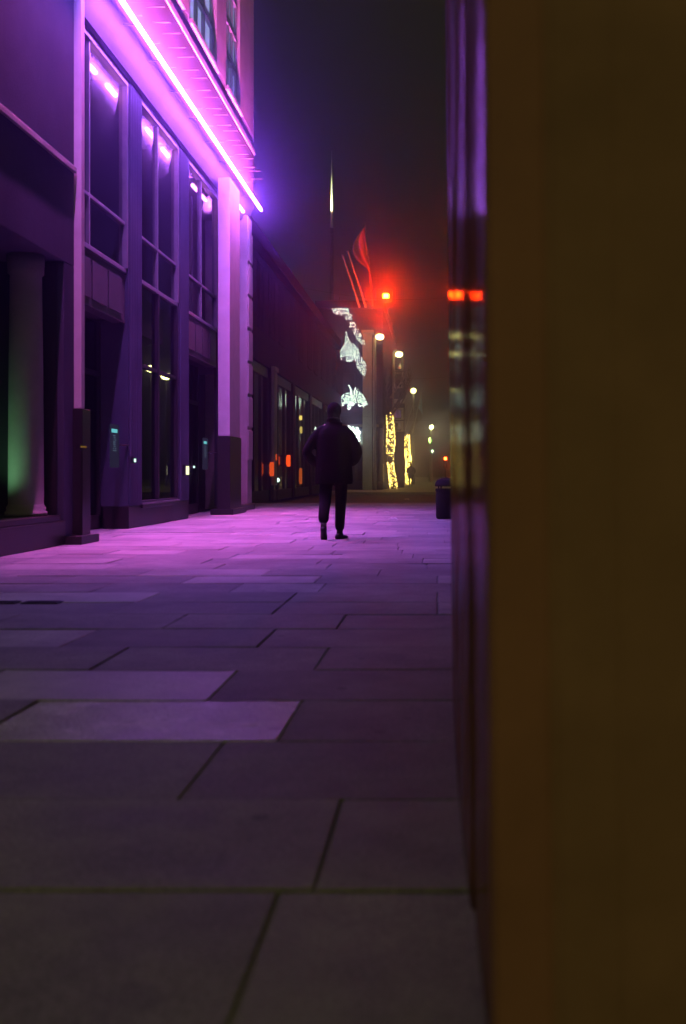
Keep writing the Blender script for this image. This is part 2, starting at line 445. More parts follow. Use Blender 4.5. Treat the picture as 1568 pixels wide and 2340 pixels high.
# porch: plinth, step, column
w = MB(); w.box(-6.2, -4.46, YA0, 12.6, 0, .29); w.box(-6.2, -4.50, YA0, 12.55, .29, .36)
w.build('porch_step', M_GRANITE, A, bevel=.01)
w = MB()
pr = [(.235, 0), (.235, .05), (.215, .06), (.22, .1), (.2, .13)]
for i in range(12): pr.append((.197 - .02 * (i / 11) ** 1.6, .14 + 2.66 * i / 11))
pr += [(.2, 2.82), (.2, 2.86), (.205, 2.92), (.205, 3.04)]
w.lathe(pr, 40, c=(-4.80, 12.25, .36))
w.smooth = True
w.build('column', M_COLUMN, A)
w = MB(); w.box(-6.19, -4.56, 12.57, 12.597, .36, 3.39); w.build('porch_shade_panel', M_BLACK, A)  # black sheet added where the porch side lies in shade
# uplight in the porch
U = thing('porch_uplight', (-5.3, 11.55, .36), 'small green uplight standing on the porch step behind the round column', 'uplight')
w = MB(); w.lathe([(.07, 0), (.07, .02), (.03, .03), (.03, .06), (.06, .08), (.075, .2)], 16, c=(-5.3, 11.55, .36)); w.build('housing', M_BLACK, U)
w = MB(); w.lathe([(.06, .202), (.06, .207)], 16, c=(-5.3, 11.55, .36)); w.build('lens', emit('green_lens', (.35, 1., .5), 2.), U)
ld = bpy.data.lights.new('green_uplight', 'SPOT'); ld.energy = 15; ld.color = (.34, 1.0, .50); ld.spot_size = R(78); ld.spot_blend = .9; ld.shadow_soft_size = .06
lo = bpy.data.objects.new('beam', ld); C.objects.link(lo)
lo.location = (-5.3, 11.55, .6)
lo.rotation_euler = (Vector((-4.95, 12.2, 1.15)) - Vector(lo.location)).to_track_quat('-Z', 'Y').to_euler()
lo.parent = U; lo.location = lo.location - U.location

# neon strip on the fascia
N = thing('neon_strip', (-4.29, 17.5, 7.28), 'long glowing pink neon tube line running along the stone fascia', 'neon light')
yy = 13.6
while yy < 25.5:
    e = min(yy + 1.33, 25.55)
    w = MB(); w.tube([(-4.29, yy, 7.28), (-4.29, e - .012, 7.28)], .028, 12); w.build('tube', M_NEON, N, smooth=True)
    yy = e
w = MB()
w.box(-4.345, -4.335, 13.6, 25.55, 7.29, 7.35); w.box(-4.334, -4.28, 13.6, 25.55, 7.33, 7.34)  # back plate added to shield the fascia from the tube
yy = 13.8
while yy < 25.5:
    w.box(-4.53, -4.341, yy - .012, yy + .012, 7.318, 7.337); yy += 1.33
w.build('rail', M_FRAME, N)
yy = 13.4
while yy < 25.4:
    for o_, z in ((0, 8.12), (.33, 8.02)):
        w = MB(); w.tube([(-4.53, yy + o_, z), (-4.24, yy + o_, z)], .011, 6); w.build('bracket', M_FASCIA, N)
    w = MB(); w.tube([(-4.53, yy + .15, 7.62), (-4.36, yy + .15, 7.62)], .011, 6); w.build('bracket', M_FASCIA, N)
    yy += .98

def area_fill(y0, y1, x, z, target, power, spread, name, col=(1.0, .13, .78)):
    ld = bpy.data.lights.new(name, 'AREA'); ld.shape = 'RECTANGLE'; ld.size = y1 - y0; ld.size_y = .04
    ld.energy = power; ld.color = col; ld.spread = R(spread)
    lo = bpy.data.objects.new(name, ld); C.objects.link(lo)
    d = Vector(target).normalized(); ax = Vector((0, 1, 0)); zz = -d; yy_ = zz.cross(ax).normalized()
    M_ = Matrix((ax, yy_, zz)).transposed().to_4x4(); M_.translation = Vector((x, (y0 + y1) / 2, z)) - N.location
    lo.parent = N; lo.matrix_local = M_
area_fill(10.3, 25.4, -4.27, 7.19, (.14, 0, -1), 450, 54, 'added_down_fill')  # unseen area lamp added to throw pink onto the pavement
area_fill(11.0, 25.4, -4.27, 7.19, (.42, 0, -1), 820, 104, 'added_violet_fill', (.24, .12, 1.0))  # unseen violet fill added to turn the dim areas bluer
area_fill(13.6, 25.5, -4.27, 7.36, (-.12, 0, 1), 900, 120, 'added_up_fill')  # unseen area lamp added to wash the fascia and upper wall
# separate glowing pink bars set behind the tall windows
bars = [((207, 153), 22), ((256, 208), 22), ((346, 307), 20), ((381, 352), 18), ((445, 429), 10), ((465, 452), 9), ((545, 469), 22)]
words_ = ['beside the pale fin of the first tall window', 'in the middle of the first tall window', 'at the near edge of the second tall window', 'in the middle of the second tall window',
          'at the near edge of the third tall window', 'in the middle of the third tall window', 'past the wide pale pilaster near the building end']
for (pp, ln), wd in zip(bars, words_):
    X = -5.0 if pp[0] < 500 else -4.45
    Y = -X * F / (VX - pp[0]); z = EYE + (VY - pp[1]) * Y / F
    dy = ln * Y * Y / (F * -X)
    T = thing('pink_bar', (X, Y, z), 'short glowing pink bar ' + wd, 'tube light', 'glowing pink bars behind the windows')
    w = MB(); w.tube([(X, Y - dy / 2, z), (X, Y + dy / 2, z)], .035, 10); w.build('tube', M_BAR, T, smooth=True)
    w = MB(); w.box(X - .05, X + .03, Y - dy / 2, Y + dy / 2, z + .05, z + .07)
    w.tube([(X, Y, z + .07), (X, Y, 6.96)] if pp[0] < 500 else [(X, Y, z + .06), (-4.6, Y, z + .06)], .006, 6); w.build('hanger', M_DARKFRAME, T)

# opening-hours displays on the two doors
for (px, py, Ys, wd) in ((263, 984, 15.55, 'in the first doorway'), (470, 1014, 21.6, 'in the doorway beside the wide pilaster')):
    X = -4.87 if Ys < 16 else -4.78
    Y = -X * F / (VX - px); 
    T = thing('door_display', (X, Y, 1.2), 'narrow display with cyan lit heading above small text ' + wd, 'display', 'lit displays at the doors')
    w = MB(); w.box(X - .03, X, Y - .16, Y + .2, .95, 1.60); w.build('panel', M_SIGNBACK, T)
    w = MB(); w.tube([(X - .015, Y + .19, 1.3), (-4.80, 16.32, 1.3)] if Ys < 16 else [(X - .015, Y + .19, 1.3), (-4.62, 22.07, 1.3)], .015, 8); w.build('bracket', M_BLACK, T)
    w = MB(); w.box(X, X + .006, Y - .17, Y + .1, 1.475, 1.53); w.build('heading', M_CYAN, T)
    for i in range(8):
        w = MB()
        for j in range(3):
            if random.random() < .72:
                w.box(X, X + .004, Y - .1 + j * .06, Y - .1 + j * .06 + random.uniform(.02, .045), 1.2 + i * .032, 1.212 + i * .032)
        w.box(X, X + .002, Y - .1, Y + .05, 1.2045 + i * .032, 1.2075 + i * .032)
        w.build('text_row', M_DOTS, T)
# small lit fixtures on the pilasters and the amber strip in the doorway
def fixture(name, px, py, X, w_, h_, m, label, cat):
    Y = -X * F / (VX - px); z = EYE + (VY - py) * Y / F
    T = thing(name, (X, Y, z), label, cat)
    b = MB(); b.box(X - .05, X, Y - w_ / 2 - .02, Y + w_ / 2 + .02, z - h_ / 2 - .02, z + h_ / 2 + .02); b.build('housing', M_BLACK, T)
    b = MB(); b.box(X, X + .012, Y - w_ / 2, Y + w_ / 2, z - h_ / 2, z + h_ / 2); b.build('lens', m, T)
fixture('wall_light', 308, 1052, -4.70, .06, .05, M_COOLPT, 'tiny cool white light low on the first fluted pilaster', 'light')
fixture('lit_notice', 428, 1075, -4.70, .20, .16, M_WARMPANEL, 'upright pale yellow lit panel low on the second fluted pilaster', 'lit panel')
fixture('wall_light', 443, 1067, -4.69, .10, .035, M_COOLPT, 'small white light beside the pale yellow lit panel', 'light')
fixture('amber_light', 190, 1021, -4.33, .18, .018, M_AMBER, 'faint amber strip light on the dark base below the first pale fin', 'light')

# ------------------------------------------------------------------ dark terrace beyond
D2 = thing('terrace_building', (-5.3, 44, 0), 'dark terrace with glass shopfronts beyond the neon lit building', 'building')
w = MB()
w.box(-16, -5.55, 29.0, 60.0, 0, 8.0); w.box(-5.56, -5.3, 29, 60, 4.2, 5.2)
w.box(-5.56, -5.25, 28.9, 60.1, 7.7, 8.15)
yb = [29.0, 33.4, 38.6, 43.8, 49.0, 54.2, 59.4]
for q in yb: w.box(-5.56, -5.3, q, q + .6, 0, 4.2)
w.build('wall', M_DARKSTONE, D2, bevel=.02)
w = MB(); w.box(-5.3, -5.2, 33.5, 34.1, .5, 4.15); w.box(-5.3, -5.16, 33.45, 34.15, 4.15, 4.3); w.build('pilaster', M_PALE, D2, bevel=.015)  # pale colour stands in for light falling on this pilaster
for i in range(6):
    a, b = yb[i] + .6, yb[i + 1]
    w = MB(); w.box(-5.5, -5.36, a, b, 0, .35); w.box(-5.5, -5.38, a, b, 3.9, 4.2)
    for q in range(4): w.box(-5.5, -5.38, a + (b - a - .06) * q / 3, a + (b - a - .06) * q / 3 + .06, .35, 3.9)
    fo = w.build('shopfront', M_DARKFRAME, D2)
    w = MB(); w.box(-5.45, -5.43, a, b, .35, 3.9); w.build('pane', M_GLASSDARK, fo)
    for z in (5.4,):
        for q in (.5, 2.7):
            w = MB(); w.box(-5.56, -5.5, a + q, a + q + 1.2, z, z + .08)
            w.box(-5.56, -5.53, a + q - .06, a + q, z, z + 2.1); w.box(-5.56, -5.53, a + q + 1.2, a + q + 1.26, z, z + 2.1); w.box(-5.56, -5.53, a + q, a + q + 1.2, z + 2.02, z + 2.1)
            w.box(-5.555, -5.535, a + q + .57, a + q + .63, z + .08, z + 2.02)
            fo = w.build('window', M_DARKSTONE, D2)
            w = MB(); w.box(-5.552, -5.546, a + q, a + q + 1.2, z + .08, z + 2.02); w.build('pane', M_PANE_MATT, fo)
def reflection_tube(px, y0, y1, X, m, label, cat, r=.05):  # reflections in the shop glass, built as glowing tubes
    Y = -X * F / (VX - px)
    za, zb = EYE + (VY - y1) * Y / F, EYE + (VY - y0) * Y / F
    T = thing('glass_reflection', (X, Y, za), label, cat, 'small lights on the dark terrace')
    w = MB(); w.tube([(X, Y, za), (X, Y, zb)], [r, r], 10); w.build('tube', m, T, smooth=True)
    w = MB(); w.box(X - .16, X - .04, Y - .05, Y + .05, za, za + .06); w.box(X - .16, X - .04, Y - .05, Y + .05, zb - .06, zb); w.build('bracket', M_BLACK, T)
reflection_tube(621, 1056, 1088, -5.26, M_REDDIM, 'red upright reflection streak, tallest of the two left of the white lamp', 'tube light', .075)
reflection_tube(628, 1038, 1052, -5.24, M_REDDIM, 'short dim red reflection streak right above the cool white lamp', 'tube light', .07)
reflection_tube(659, 1040, 1066, -5.24, emit('bright_red_reflection', (1, .08, .01), 1.3), 'bright red reflection streak midway between the white lamp and the walker', 'tube light', .075)
reflection_tube(687, 1070, 1106, -5.24, M_ORDIM, 'long orange reflection streak just left of the walking man', 'tube light', .06)
reflection_tube(687, 950, 960, -5.24, emit('yellow_reflection', (1, .75, .2), 1.1), 'yellow reflection spot high on the dark terrace left of the walker', 'lamp', .06)
reflection_tube(688, 975, 990, -5.24, emit('yellow_reflection_dim', (1, .75, .2), .6), 'pale yellow reflection streak under the yellow reflection spot', 'tube light', .05)
T = thing('shop_lamp', (-5.24, 34.3, .6), 'round cool white lamp low on the dark terrace', 'lamp', 'small lights on the dark terrace')
c = W(634, 1097, 34.3); w = MB(); w.ell((-5.24, 34.3, c.z), .09, .09, .07); w.build('globe', emit('cool_globe', (.6, .95, .85), 2.5), T, smooth=True)
w = MB(); w.tube([(-5.24, 34.3, c.z - .06), (-5.24, 34.3, 0)], .02); w.build('post', M_BLACK, T)

# ------------------------------------------------------------------ corner building beyond the junction, with roof flags
D3 = thing('corner_building', (-4.2, 58, 0), 'dark corner building beyond the junction with a pale lamplit corner pier', 'building')
w = MB(); w.box(-6.6, -2.98, 57.4, 75, .02, 10.2); w.box(-6.7, -2.9, 57.3, 75, 9.9, 10.35); w.box(-6.6, -2.9, 57.2, 57.42, 3.6, 4.1)
for z in (4.9, 7.0):
    for q in (-6.3, -5.2):
        w.box(q, q + .7, 57.33, 57.41, z, z + 1.5)
w.build('wall', M_DARKSTONE, D3, bevel=.03)
w = MB()
a, b = W(829, 758, 57).x, W(850, 758, 57).x
w.box(a, b, 56.85, 57.4, .02, W(0, 762, 57).z); w.box(b + .06, b + .22, 56.95, 57.4, .02, W(0, 772, 57).z)
w.build('pier', M_PALE, D3, bevel=.02)
w = MB(); w.box(a - .06, b + .1, 56.75, 57.4, W(0, 762, 57).z, W(0, 755, 57).z); w.build('pier_cap', M_PALE, D3, bevel=.02)
w = MB()
for q in range(4): w.box(-5.9 + q * .78, -5.9 + q * .78 + .6, 57.3, 57.4, .5, 3.4)
w.build('shopfront', M_GLASSDARK, D3)
w = MB()
w.box(-6.2, -3.2, 57.22, 57.3, 3.45, 3.58); w.build('shop_sign_board', surf('olive_board', (.28, .2, .08), .7), D3)

def cloth_flag(name, top, bot, wd, m, parent, sway, n=14, k=10):
    vs, fs = [], []
    top, bot = Vector(top), Vector(bot)
    for i in range(n + 1):
        t = i / n
        p = top.lerp(bot, t)
        for j in range(k + 1):
            s_ = j / k
            ww = wd(t)
            x = ww * s_
            yv = .16 * math.sin(s_ * 7 + t * 3) * (.3 + ww)
            vs.append((p.x + x * sway.x, p.y + yv + x * sway.y, p.z + x * sway.z))
    for i in range(n):
        for j in range(k):
            fs.append((i * (k + 1) + j, i * (k + 1) + j + 1, (i + 1) * (k + 1) + j + 1, (i + 1) * (k + 1) + j))
    mb = MB(); mb.add(vs, fs)
    o = mb.build(name, m, parent, smooth=True)
    so = o.modifiers.new('thick', 'SOLIDIFY'); so.thickness = .01
    return o
YF = 55.6
P0, P1 = W(853, 700, YF), W(834, 512, YF)
T = thing('roof_flagpole', P0, 'tallest roof flagpole with a limp flag coloured red to look lit by the signal lamp', 'flagpole', 'flagpoles on the corner building')
w = MB(); w.tube([P0, P1], [.05, .03], 8); w.build('pole', M_METAL, T)
fl = cloth_flag('flag', P1.lerp(P0, .04), P1.lerp(P0, .72), lambda t: .06 + .74 * max(math.sin(min(t * 1.35, 1) * math.pi), 0) ** .9, M_FLAGRED, T, Vector((-1, .15, -.12)))
for (q0, q1, lb) in (((822, 703), (783, 585), 'bare leaning roof flagpole farthest from the red signal lamp'), ((836, 703), (795, 575), 'bare leaning roof flagpole between the flag and the outermost pole')):
    P0, P1 = W(*q0, YF), W(*q1, YF)
    T = thing('roof_flagpole', P0, lb, 'flagpole', 'flagpoles on the corner building')
    w = MB(); w.tube([P0, P1], [.06, .045], 8); w.build('pole', M_FLAG, T)
    w = MB(); w.ell(P1, .07, .07, .07, 10, 8); w.build('finial', M_METAL, T)
# red signal lamp
c = W(882, 676, 55.0)
T = thing('signal_lamp', c, 'square red signal lamp on a bracket glaring at the roof corner', 'signal lamp')
w = MB(); w.box(c.x - .13, c.x + .13, c.y + .0, c.y + .1, c.z - .11, c.z + .11); w.build('lens', M_RED, T)
w = MB()
for q in (-.06, .06): w.box(c.x + q - .05, c.x + q + .05, c.y - .02, c.y - .002, c.z - .09, c.z + .09)
w.build('bulb_window', M_REDCORE, T)
w = MB()
for bx in ((-.5, -.14, -.34, .34), (.14, .34, -.34, .34), (-.14, .14, .12, .34), (-.14, .14, -.34, -.12)):
    w.box(c.x + bx[0], c.x + bx[1], c.y - .001, c.y + .012, c.z + bx[2], c.z + bx[3])
w.box(c.x - .152, c.x - .14, c.y - .42, c.y - .001, c.z - .2, c.z + .2)
w.build('spill_shield', M_BLACK, T)  # board and visor added to keep red light off the terrace
w = MB(); w.box(c.x - .15, c.x + .15, c.y + .1, c.y + .24, c.z - .13, c.z + .13); w.tube([(c.x, c.y + .2, c.z), (-2.95, 57.5, c.z - .1), (-2.95, 57.5, 9.9)], .03); w.build('housing', M_BLACK, T)

# slender stone building with stacked windows
D4 = thing('slender_building', (-2.5, 67, 0), 'slender pale stone building with stacked dark windows behind the lamp posts', 'building')
YE = 66.
x0, x1 = W(899, 0, YE).x, W(923, 0, YE).x
w = MB(); w.box(x0, x1, YE, YE + 1.6, .02, W(0, 800, YE).z); w.build('wall', M_DARKSTONE, D4)
for (py0, py1) in ((812, 846), (850, 885), (932, 957), (962, 984)):
    z0, z1 = W(0, py1, YE).z, W(0, py0, YE).z
    w = MB()
    o0, o1, i0, i1 = x0 + .02, x1 - .02, x0 + .12, x1 - .16
    fr = [(o0, z0 - .06), (o1, z0 - .06), (o1, z1), (o0, z1)]; inn = [(i0, z0), (i1, z0), (i1, z1 - .14), (i0, z1 - .14)]
    w.add([(x, YE - .08, z) for x, z in fr + inn] + [(x, YE, z) for x, z in fr + inn],
          [(k, (k + 1) % 4, 4 + (k + 1) % 4, 4 + k) for k in range(4)] + [(8 + k, 12 + k, 12 + (k + 1) % 4, 8 + (k + 1) % 4) for k in range(4)]
          + [(k, 8 + k, 8 + (k + 1) % 4, (k + 1) % 4) for k in range(4)] + [(4 + k, 4 + (k + 1) % 4, 12 + (k + 1) % 4, 12 + k) for k in range(4)])
    w.build('window_surround', M_PALE, D4)
w = MB(); w.box(x0 - .05, x1 + .05, YE - .12, YE, W(0, 922, YE).z, W(0, 912, YE).z); w.build('band_course', M_PALE, D4)
for (py0, py1) in ((812, 846), (850, 885), (932, 957), (962, 984)):
    z0, z1 = W(0, py1, YE).z, W(0, py0, YE).z
    w = MB(); w.box(x0 + .12, x1 - .16, YE - .03, YE - .005, z0 + .06, z1 - .14); w.build('window', M_GLASSDARK, D4)

# ------------------------------------------------------------------ street lamps
def street_lamp(px, py, Y, post_px, label, m=M_LAMP, head=(.21, .15), lean=0):
    c = W(px, py, Y); bx = W(post_px, py, Y).x
    T = thing('street_lamp', (bx, Y, 0), label, 'street lamp', 'street lamps along the far street')
    w = MB(); w.lathe([(.11, 0), (.11, .9), (.075, 1.0), (.06, 4.0), (.045, c.z + .12)], 12, c=(bx, Y, 0)); w.build('post', M_METAL, T, smooth=True)
    w = MB(); w.tube([(bx, Y, c.z + .05), (bx + (c.x - bx) * .3, Y, c.z + .22), (c.x, Y, c.z + .2)], .03, 8)
    w.build('arm', M_METAL, T, smooth=True)
    w = MB(); w.ell((c.x, Y, c.z), head[0], .26, head[1], 16, 10); w.build('lantern', m, T, smooth=True)
    return T
street_lamp(868, 770, 55.5, 857, 'street lamp with its bright yellow lantern beside the pale corner pier', head=(.22, .15))
street_lamp(912, 810, 62.5, 899, 'street lamp with a bent arm beside the slender stone building', head=(.22, .16))
street_lamp(945, 893, 89, 946, 'street lamp rising between the two crossed flagpoles', head=(.22, .22))
street_lamp(986, 976, 120, 985, 'farthest street lamp, a small white point', M_LAMPFAR, head=(.2, .2))
street_lamp(983, 1006, 128, 982, 'tiny greenish lamp just below the farthest white street lamp', emit('greenish_lamp', (.6, .9, .4), 8, 'NONE'), head=(.2, .34))
street_lamp(988, 1031, 128, 987.3, 'tiny bluish lamp, lowest of the distant lamp points', emit('bluish_lamp', (.6, .9, 1), 7, 'NONE'), head=(.15, .17))
# two lamps of the other side of the street that only show mirrored in the shop glass
for (X, Y, z, lb) in ((9.6, 71, 8, 'street lamp mirrored at the near end of the second shop window'), (10.0, 76.4, 8, 'street lamp mirrored in the middle of the second shop window')):
    T = thing('street_lamp', (X, Y, 0), lb, 'street lamp', 'street lamps along the far street')
    w = MB(); w.lathe([(.11, 0), (.06, 4), (.045, z + .1)], 12, c=(X, Y, 0)); w.build('post', M_METAL, T)
    w = MB(); w.ell((X, Y, z), .36, .36, .24); w.build('lantern', emit('mirrored_lamp', (1., .9, .5), 40), T, smooth=True)

# flagpoles by the lamps
P0, P1 = W(893, 908, 63.5), W(938, 843, 61)
T = thing('wall_flagpole', P0, 'dark flagpole slanting up across the slender stone building', 'flagpole')
w = MB(); w.tube([P0, P1], [.05, .03], 8); w.build('pole', M_METAL, T)
w = MB(); w.tube([P0, W(899, 908, 65.98)], [.05, .06], 8); w.build('bracket', M_METAL, T)
P0, P1 = W(943, 990, 88.6), W(963, 895, 88)
T = thing('street_flagpole', P0, 'slanted flagpole with a pale blue flag beside the third street lamp', 'flagpole')
w = MB(); w.tube([P0, P1], [.05, .03], 8); w.build('pole', M_PALE, T)
cloth_flag('flag', P1.lerp(P0, .06), P1.lerp(P0, .38), lambda t: .08 + .55 * t, M_FLAGBLUE, T, Vector((.62, .1, -.9)))
P0, P1 = W(925, 985, 90), W(944, 925, 90)
T = thing('street_flagpole', P0, 'thin bare flagpole leaning towards the third street lamp', 'flagpole')
w = MB(); w.tube([P0, P1], [.035, .025], 8); w.build('pole', M_PALE, T)

# ------------------------------------------------------------------ traffic light
c = W(1018, 1048, 90)
T = thing('traffic_light', (c.x, 90, 0), 'distant traffic light showing red beside the dark pillar edge', 'traffic light')
w = MB(); w.lathe([(.06, 0), (.05, 2.0)], 12, c=(c.x, 90.1, 0)); w.build('post', M_BLACK, T)
w = MB(); w.box(c.x - .17, c.x + .17, 90, 90.2, c.z - .8, c.z + .22); w.build('housing', M_BLACK, T, bevel=.03)
w = MB(); w.lathe([(.12, 0), (.12, .03)], 20, M=Matrix.Translation((c.x, 90, c.z)) @ Matrix.Rotation(R(90), 4, 'X')); w.build('red_lens', M_REDSMALL, T)
for q in (.3, .6):
    w = MB(); w.lathe([(.1, 0), (.1, .03)], 20, M=Matrix.Translation((c.x, 90, c.z - q)) @ Matrix.Rotation(R(90), 4, 'X')); w.build('dark_lens', M_GLASSDARK, T)

# ------------------------------------------------------------------ needle spire with its uplight
SPY = 92.0
sx = W(758, 0, SPY).x
zt, zb = W(0, 345, SPY).z, 0
Q = SPY / 150
T = thing('spire', (sx, SPY, 0), 'thin white needle spire lit from below above the dark rooftops', 'spire')
w = MB(); w.lathe([(.24 * Q, 36.6 * Q), (.18 * Q, 39.5 * Q), (.10 * Q, 43 * Q), (.035 * Q, zt)], 20, c=(sx, SPY, 0)); w.build('needle', M_STEEL, T, smooth=True)
w = MB(); w.lathe([(.42 * Q, 0), (.245 * Q, 36.6 * Q)], 20, c=(sx, SPY, 0)); w.build('unlit_shaft', M_BLACK, T, smooth=True)  # lower shaft coloured black in place of lying unlit
ld = bpy.data.lights.new('spire_floodlight', 'SPOT'); ld.energy = 9000; ld.color = (1, .98, .93); ld.spot_size = R(40); ld.spot_blend = .5; ld.shadow_soft_size = .1
lo = bpy.data.objects.new('floodlight', ld); C.objects.link(lo)
lo.location = (sx, SPY - 1.6, 36.5 * Q)
lo.rotation_euler = (Vector((sx, SPY, 42 * Q)) - Vector(lo.location)).to_track_quat('-Z', 'Y').to_euler()
lo.parent = T; lo.location = Vector(lo.location) - T.location

# ------------------------------------------------------------------ festive white light motifs hung over the street
def inside(p, poly):
    r = False
    j = len(poly) - 1
    for i in range(len(poly)):
        if (poly[i][1] > p[1]) != (poly[j][1] > p[1]) and p[0] < (poly[j][0] - poly[i][0]) * (p[1] - poly[i][1]) / (poly[j][1] - poly[i][1]) + poly[i][0]:
            r = not r
        j = i
    return r
def fill(mb, poly, Y, n, r, depth=.12):
    """bulbs strung along the leaf's own curved ribs, as a net inside its outline"""
    xs = [p[0] for p in poly]; ys = [p[1] for p in poly]
    got, tries, pts = 0, 0, []
    md = math.sqrt((max(xs) - min(xs)) * (max(ys) - min(ys)) / n) * .55
    while got < n and tries < n * 40:
        tries += 1
        p = (random.uniform(min(xs), max(xs)), random.uniform(min(ys), max(ys)))
        if inside(p, poly) and all((p[0] - q[0]) ** 2 + (p[1] - q[1]) ** 2 > md * md for q in pts[-160:]):
            pts.append(p); got += 1
            v = W(p[0], p[1], Y); v.y += random.uniform(-depth, depth)
            mb.bulb(v, r * random.uniform(.7, 1.3))
def outline(mb, poly, Y):
    mb.tube([W(p[0], p[1], Y) for p in poly] + [W(poly[0][0], poly[0][1], Y)], .008, 5)
def z5(l): return [(742.6 + x * .18216, 714 + y * .18216) for x, y in l]
def motif(label, Y, shapes, hang, r):
    top = W(hang[0], hang[1], Y)
    T = thing('light_motif', top, label, 'festive lights', 'white festive light motifs over the street')
    for nm, poly, n in shapes:
        f = MB(); outline(f, poly, Y)
        fo = f.build(nm, M_BLACK, T)
        b = MB(); fill(b, poly, Y, n, r); bo = b.build('bulbs', M_WHITEB, fo); bo['kind'] = 'stuff'
    w = MB()
    pts = [Vector((-5.4, Y, top.z + .8)).lerp(Vector((3.0, Y, top.z + .8)), t / 12) - Vector((0, 0, .5 * math.sin(math.pi * t / 12))) for t in range(13)]
    w.tube(pts, .004, 5); w.tube([top, (top.x, Y, top.z + .4)], .006, 5)
    w.build('hanging_wire', M_BLACK, T)
leaves1 = [[(262, 230), (300, 310), (305, 430), (270, 520), (205, 585), (192, 480), (240, 400), (262, 300)],
           [(312, 365), (350, 430), (380, 520), (360, 600), (320, 632), (268, 612), (275, 510), (310, 450)],
           [(355, 378), (412, 450), (470, 580), (515, 640), (520, 720), (490, 832), (470, 770), (442, 772), (436, 690), (402, 715), (400, 640), (370, 570), (356, 470)]]
leaves2 = [[(210, 1050), (280, 1000), (322, 1015), (320, 1085), (280, 1140), (215, 1178)],
           [(292, 905), (335, 960), (352, 1060), (350, 1170), (295, 1230), (285, 1150), (325, 1080), (322, 980)],
           [(375, 930), (412, 960), (480, 1040), (538, 1142), (490, 1192), (420, 1180), (412, 1100), (352, 1185), (358, 1050)]]
sh = [('leaf', z5(l), n) for l, n in zip(leaves1, (48, 52, 80))]
sh.append(('bar', [(758, 705), (795, 703), (796, 717), (780, 720), (759, 716)], 36))
for cx, cy in ((305, 62), (347, 153), (390, 236), (432, 302), (470, 365)):
    ball = [(cx + 42 * math.cos(a * .628 + .2) * (1 + .12 * (a % 2)), cy + 42 * math.sin(a * .628 + .2) * (1 + .12 * (a % 2))) for a in range(10)]
    sh.append(('ball', z5(ball), 12))
motif('large white light motif with a bar, a chain of balls and long hanging leaves', 40, sh, (776, 703), .011)
motif('smaller white light motif of three spread leaves just above the man', 50, [('leaf', z5(l), n) for l, n in zip(leaves2, (40, 48, 75))], (800, 880), .015)
l3 = [[(797, 974), (801, 974), (809, 990), (806, 993)], [(804, 975), (808, 976), (815, 990), (811, 992)], [(812, 975), (818, 978), (824, 990), (819, 993)],
      [(808, 995), (823, 994), (823, 1003), (813, 1004)], [(812, 1005), (824, 1005), (820, 1010), (812, 1011)]]
motif('small broken white light motif showing beside the shoulder of the man', 55.5, [('strand', l, 18) for l in l3], (812, 974), .026)

# ------------------------------------------------------------------ trees wrapped in warm fairy lights
def tree(px_top, px_bot, Y, height, label, lab2, n, r, seed, rad=.2, gaps=(), hc=(30, 45)):
    rnd = random.Random(seed)
    X = (px_bot - VX) * Y / F
    T = thing('street_tree', (X, Y, .02), label, 'tree', 'street trees wrapped in lights')
    def ax(z): return X + ((px_top - px_bot) * Y / F) * min(z / height, 1.1) + .06 * math.sin(z * 1.9 + seed), Y + .04 * math.cos(z * 1.4 + seed)
    def rr(z): return rad * (1 - .12 * z / height) * (1 + .12 * math.sin(z * 2.6 + seed)) * (.8 if z < .5 * height else 1)
    w = MB(); zs = [i * height / 14 for i in range(15)]
    w.tube([(*ax(z), z + .02) for z in zs], [rr(z) for z in zs], 12)
    w.build('trunk', M_BARK, T, smooth=True)
    w = MB()
    def limb(p, d, l, rd, lev):
        q = p; pts = [p]; dd = d.copy()
        for i in range(4):
            dd = (dd + Vector((rnd.uniform(-.25, .25), rnd.uniform(-.25, .25), rnd.uniform(-.05, .25)))).normalized()
            q = q + dd * l / 4; pts.append(q)
        w.tube(pts, [rd * (1 - .18 * i) for i in range(5)], 5 if lev else 7)
        if lev < 3:
            for i in range(4):
                nd = (dd + Vector((rnd.uniform(-.9, .9), rnd.uniform(-.9, .9), rnd.uniform(-.2, .7)))).normalized()
                limb(pts[rnd.choice((2, 3, 4))], nd, l * .68, rd * .5, lev + 1)
    top = Vector((*ax(height), height))
    for i in range(5):
        a = i * 2 * math.pi / 5 + seed
        limb(top - Vector((0, 0, .25)), Vector((math.cos(a) * .7, math.sin(a) * .7, .9)), 1.6, .08, 0)
    w.build('crown', M_BARK, T)
    S = thing('fairy_lights', (X, Y, .02), lab2, 'fairy lights', 'warm fairy lights on the street trees')
    w = MB(); pts = []
    turns = 26
    for i in range(turns * 12):
        t = i / (turns * 12); z = .1 + t * (height - .1); a = t * turns * 2 * math.pi; cx, cy = ax(z)
        pts.append((cx + (rr(z) + .015) * math.cos(a), cy + (rr(z) + .015) * math.sin(a), z))
    w.tube(pts, .004, 4); w.build('wire', M_BLACK, S)
    w = MB()
    for i in range(n):
        t = i / n; z = .1 + (height - .1) * t + rnd.uniform(-.12, .12)
        if any(a < z < b for a, b in gaps) and rnd.random() < .72: continue
        a = rnd.uniform(0, 2 * math.pi); cx, cy = ax(z)
        w.bulb((cx + (rr(z) + .04) * math.cos(a), cy + (rr(z) + .04) * math.sin(a), z), r * rnd.uniform(.6, 1.35))
    b = w.build('bulbs', M_WARMB, S); b['kind'] = 'stuff'
tree(889, 897, 61, 4.35, 'bare street tree whose trunk is the nearer one wrapped in yellow lights', 'dotted warm yellow fairy lights winding up the nearer, taller looking trunk', 430, .027, 1.3, .21, ((1.55, 2.05),))
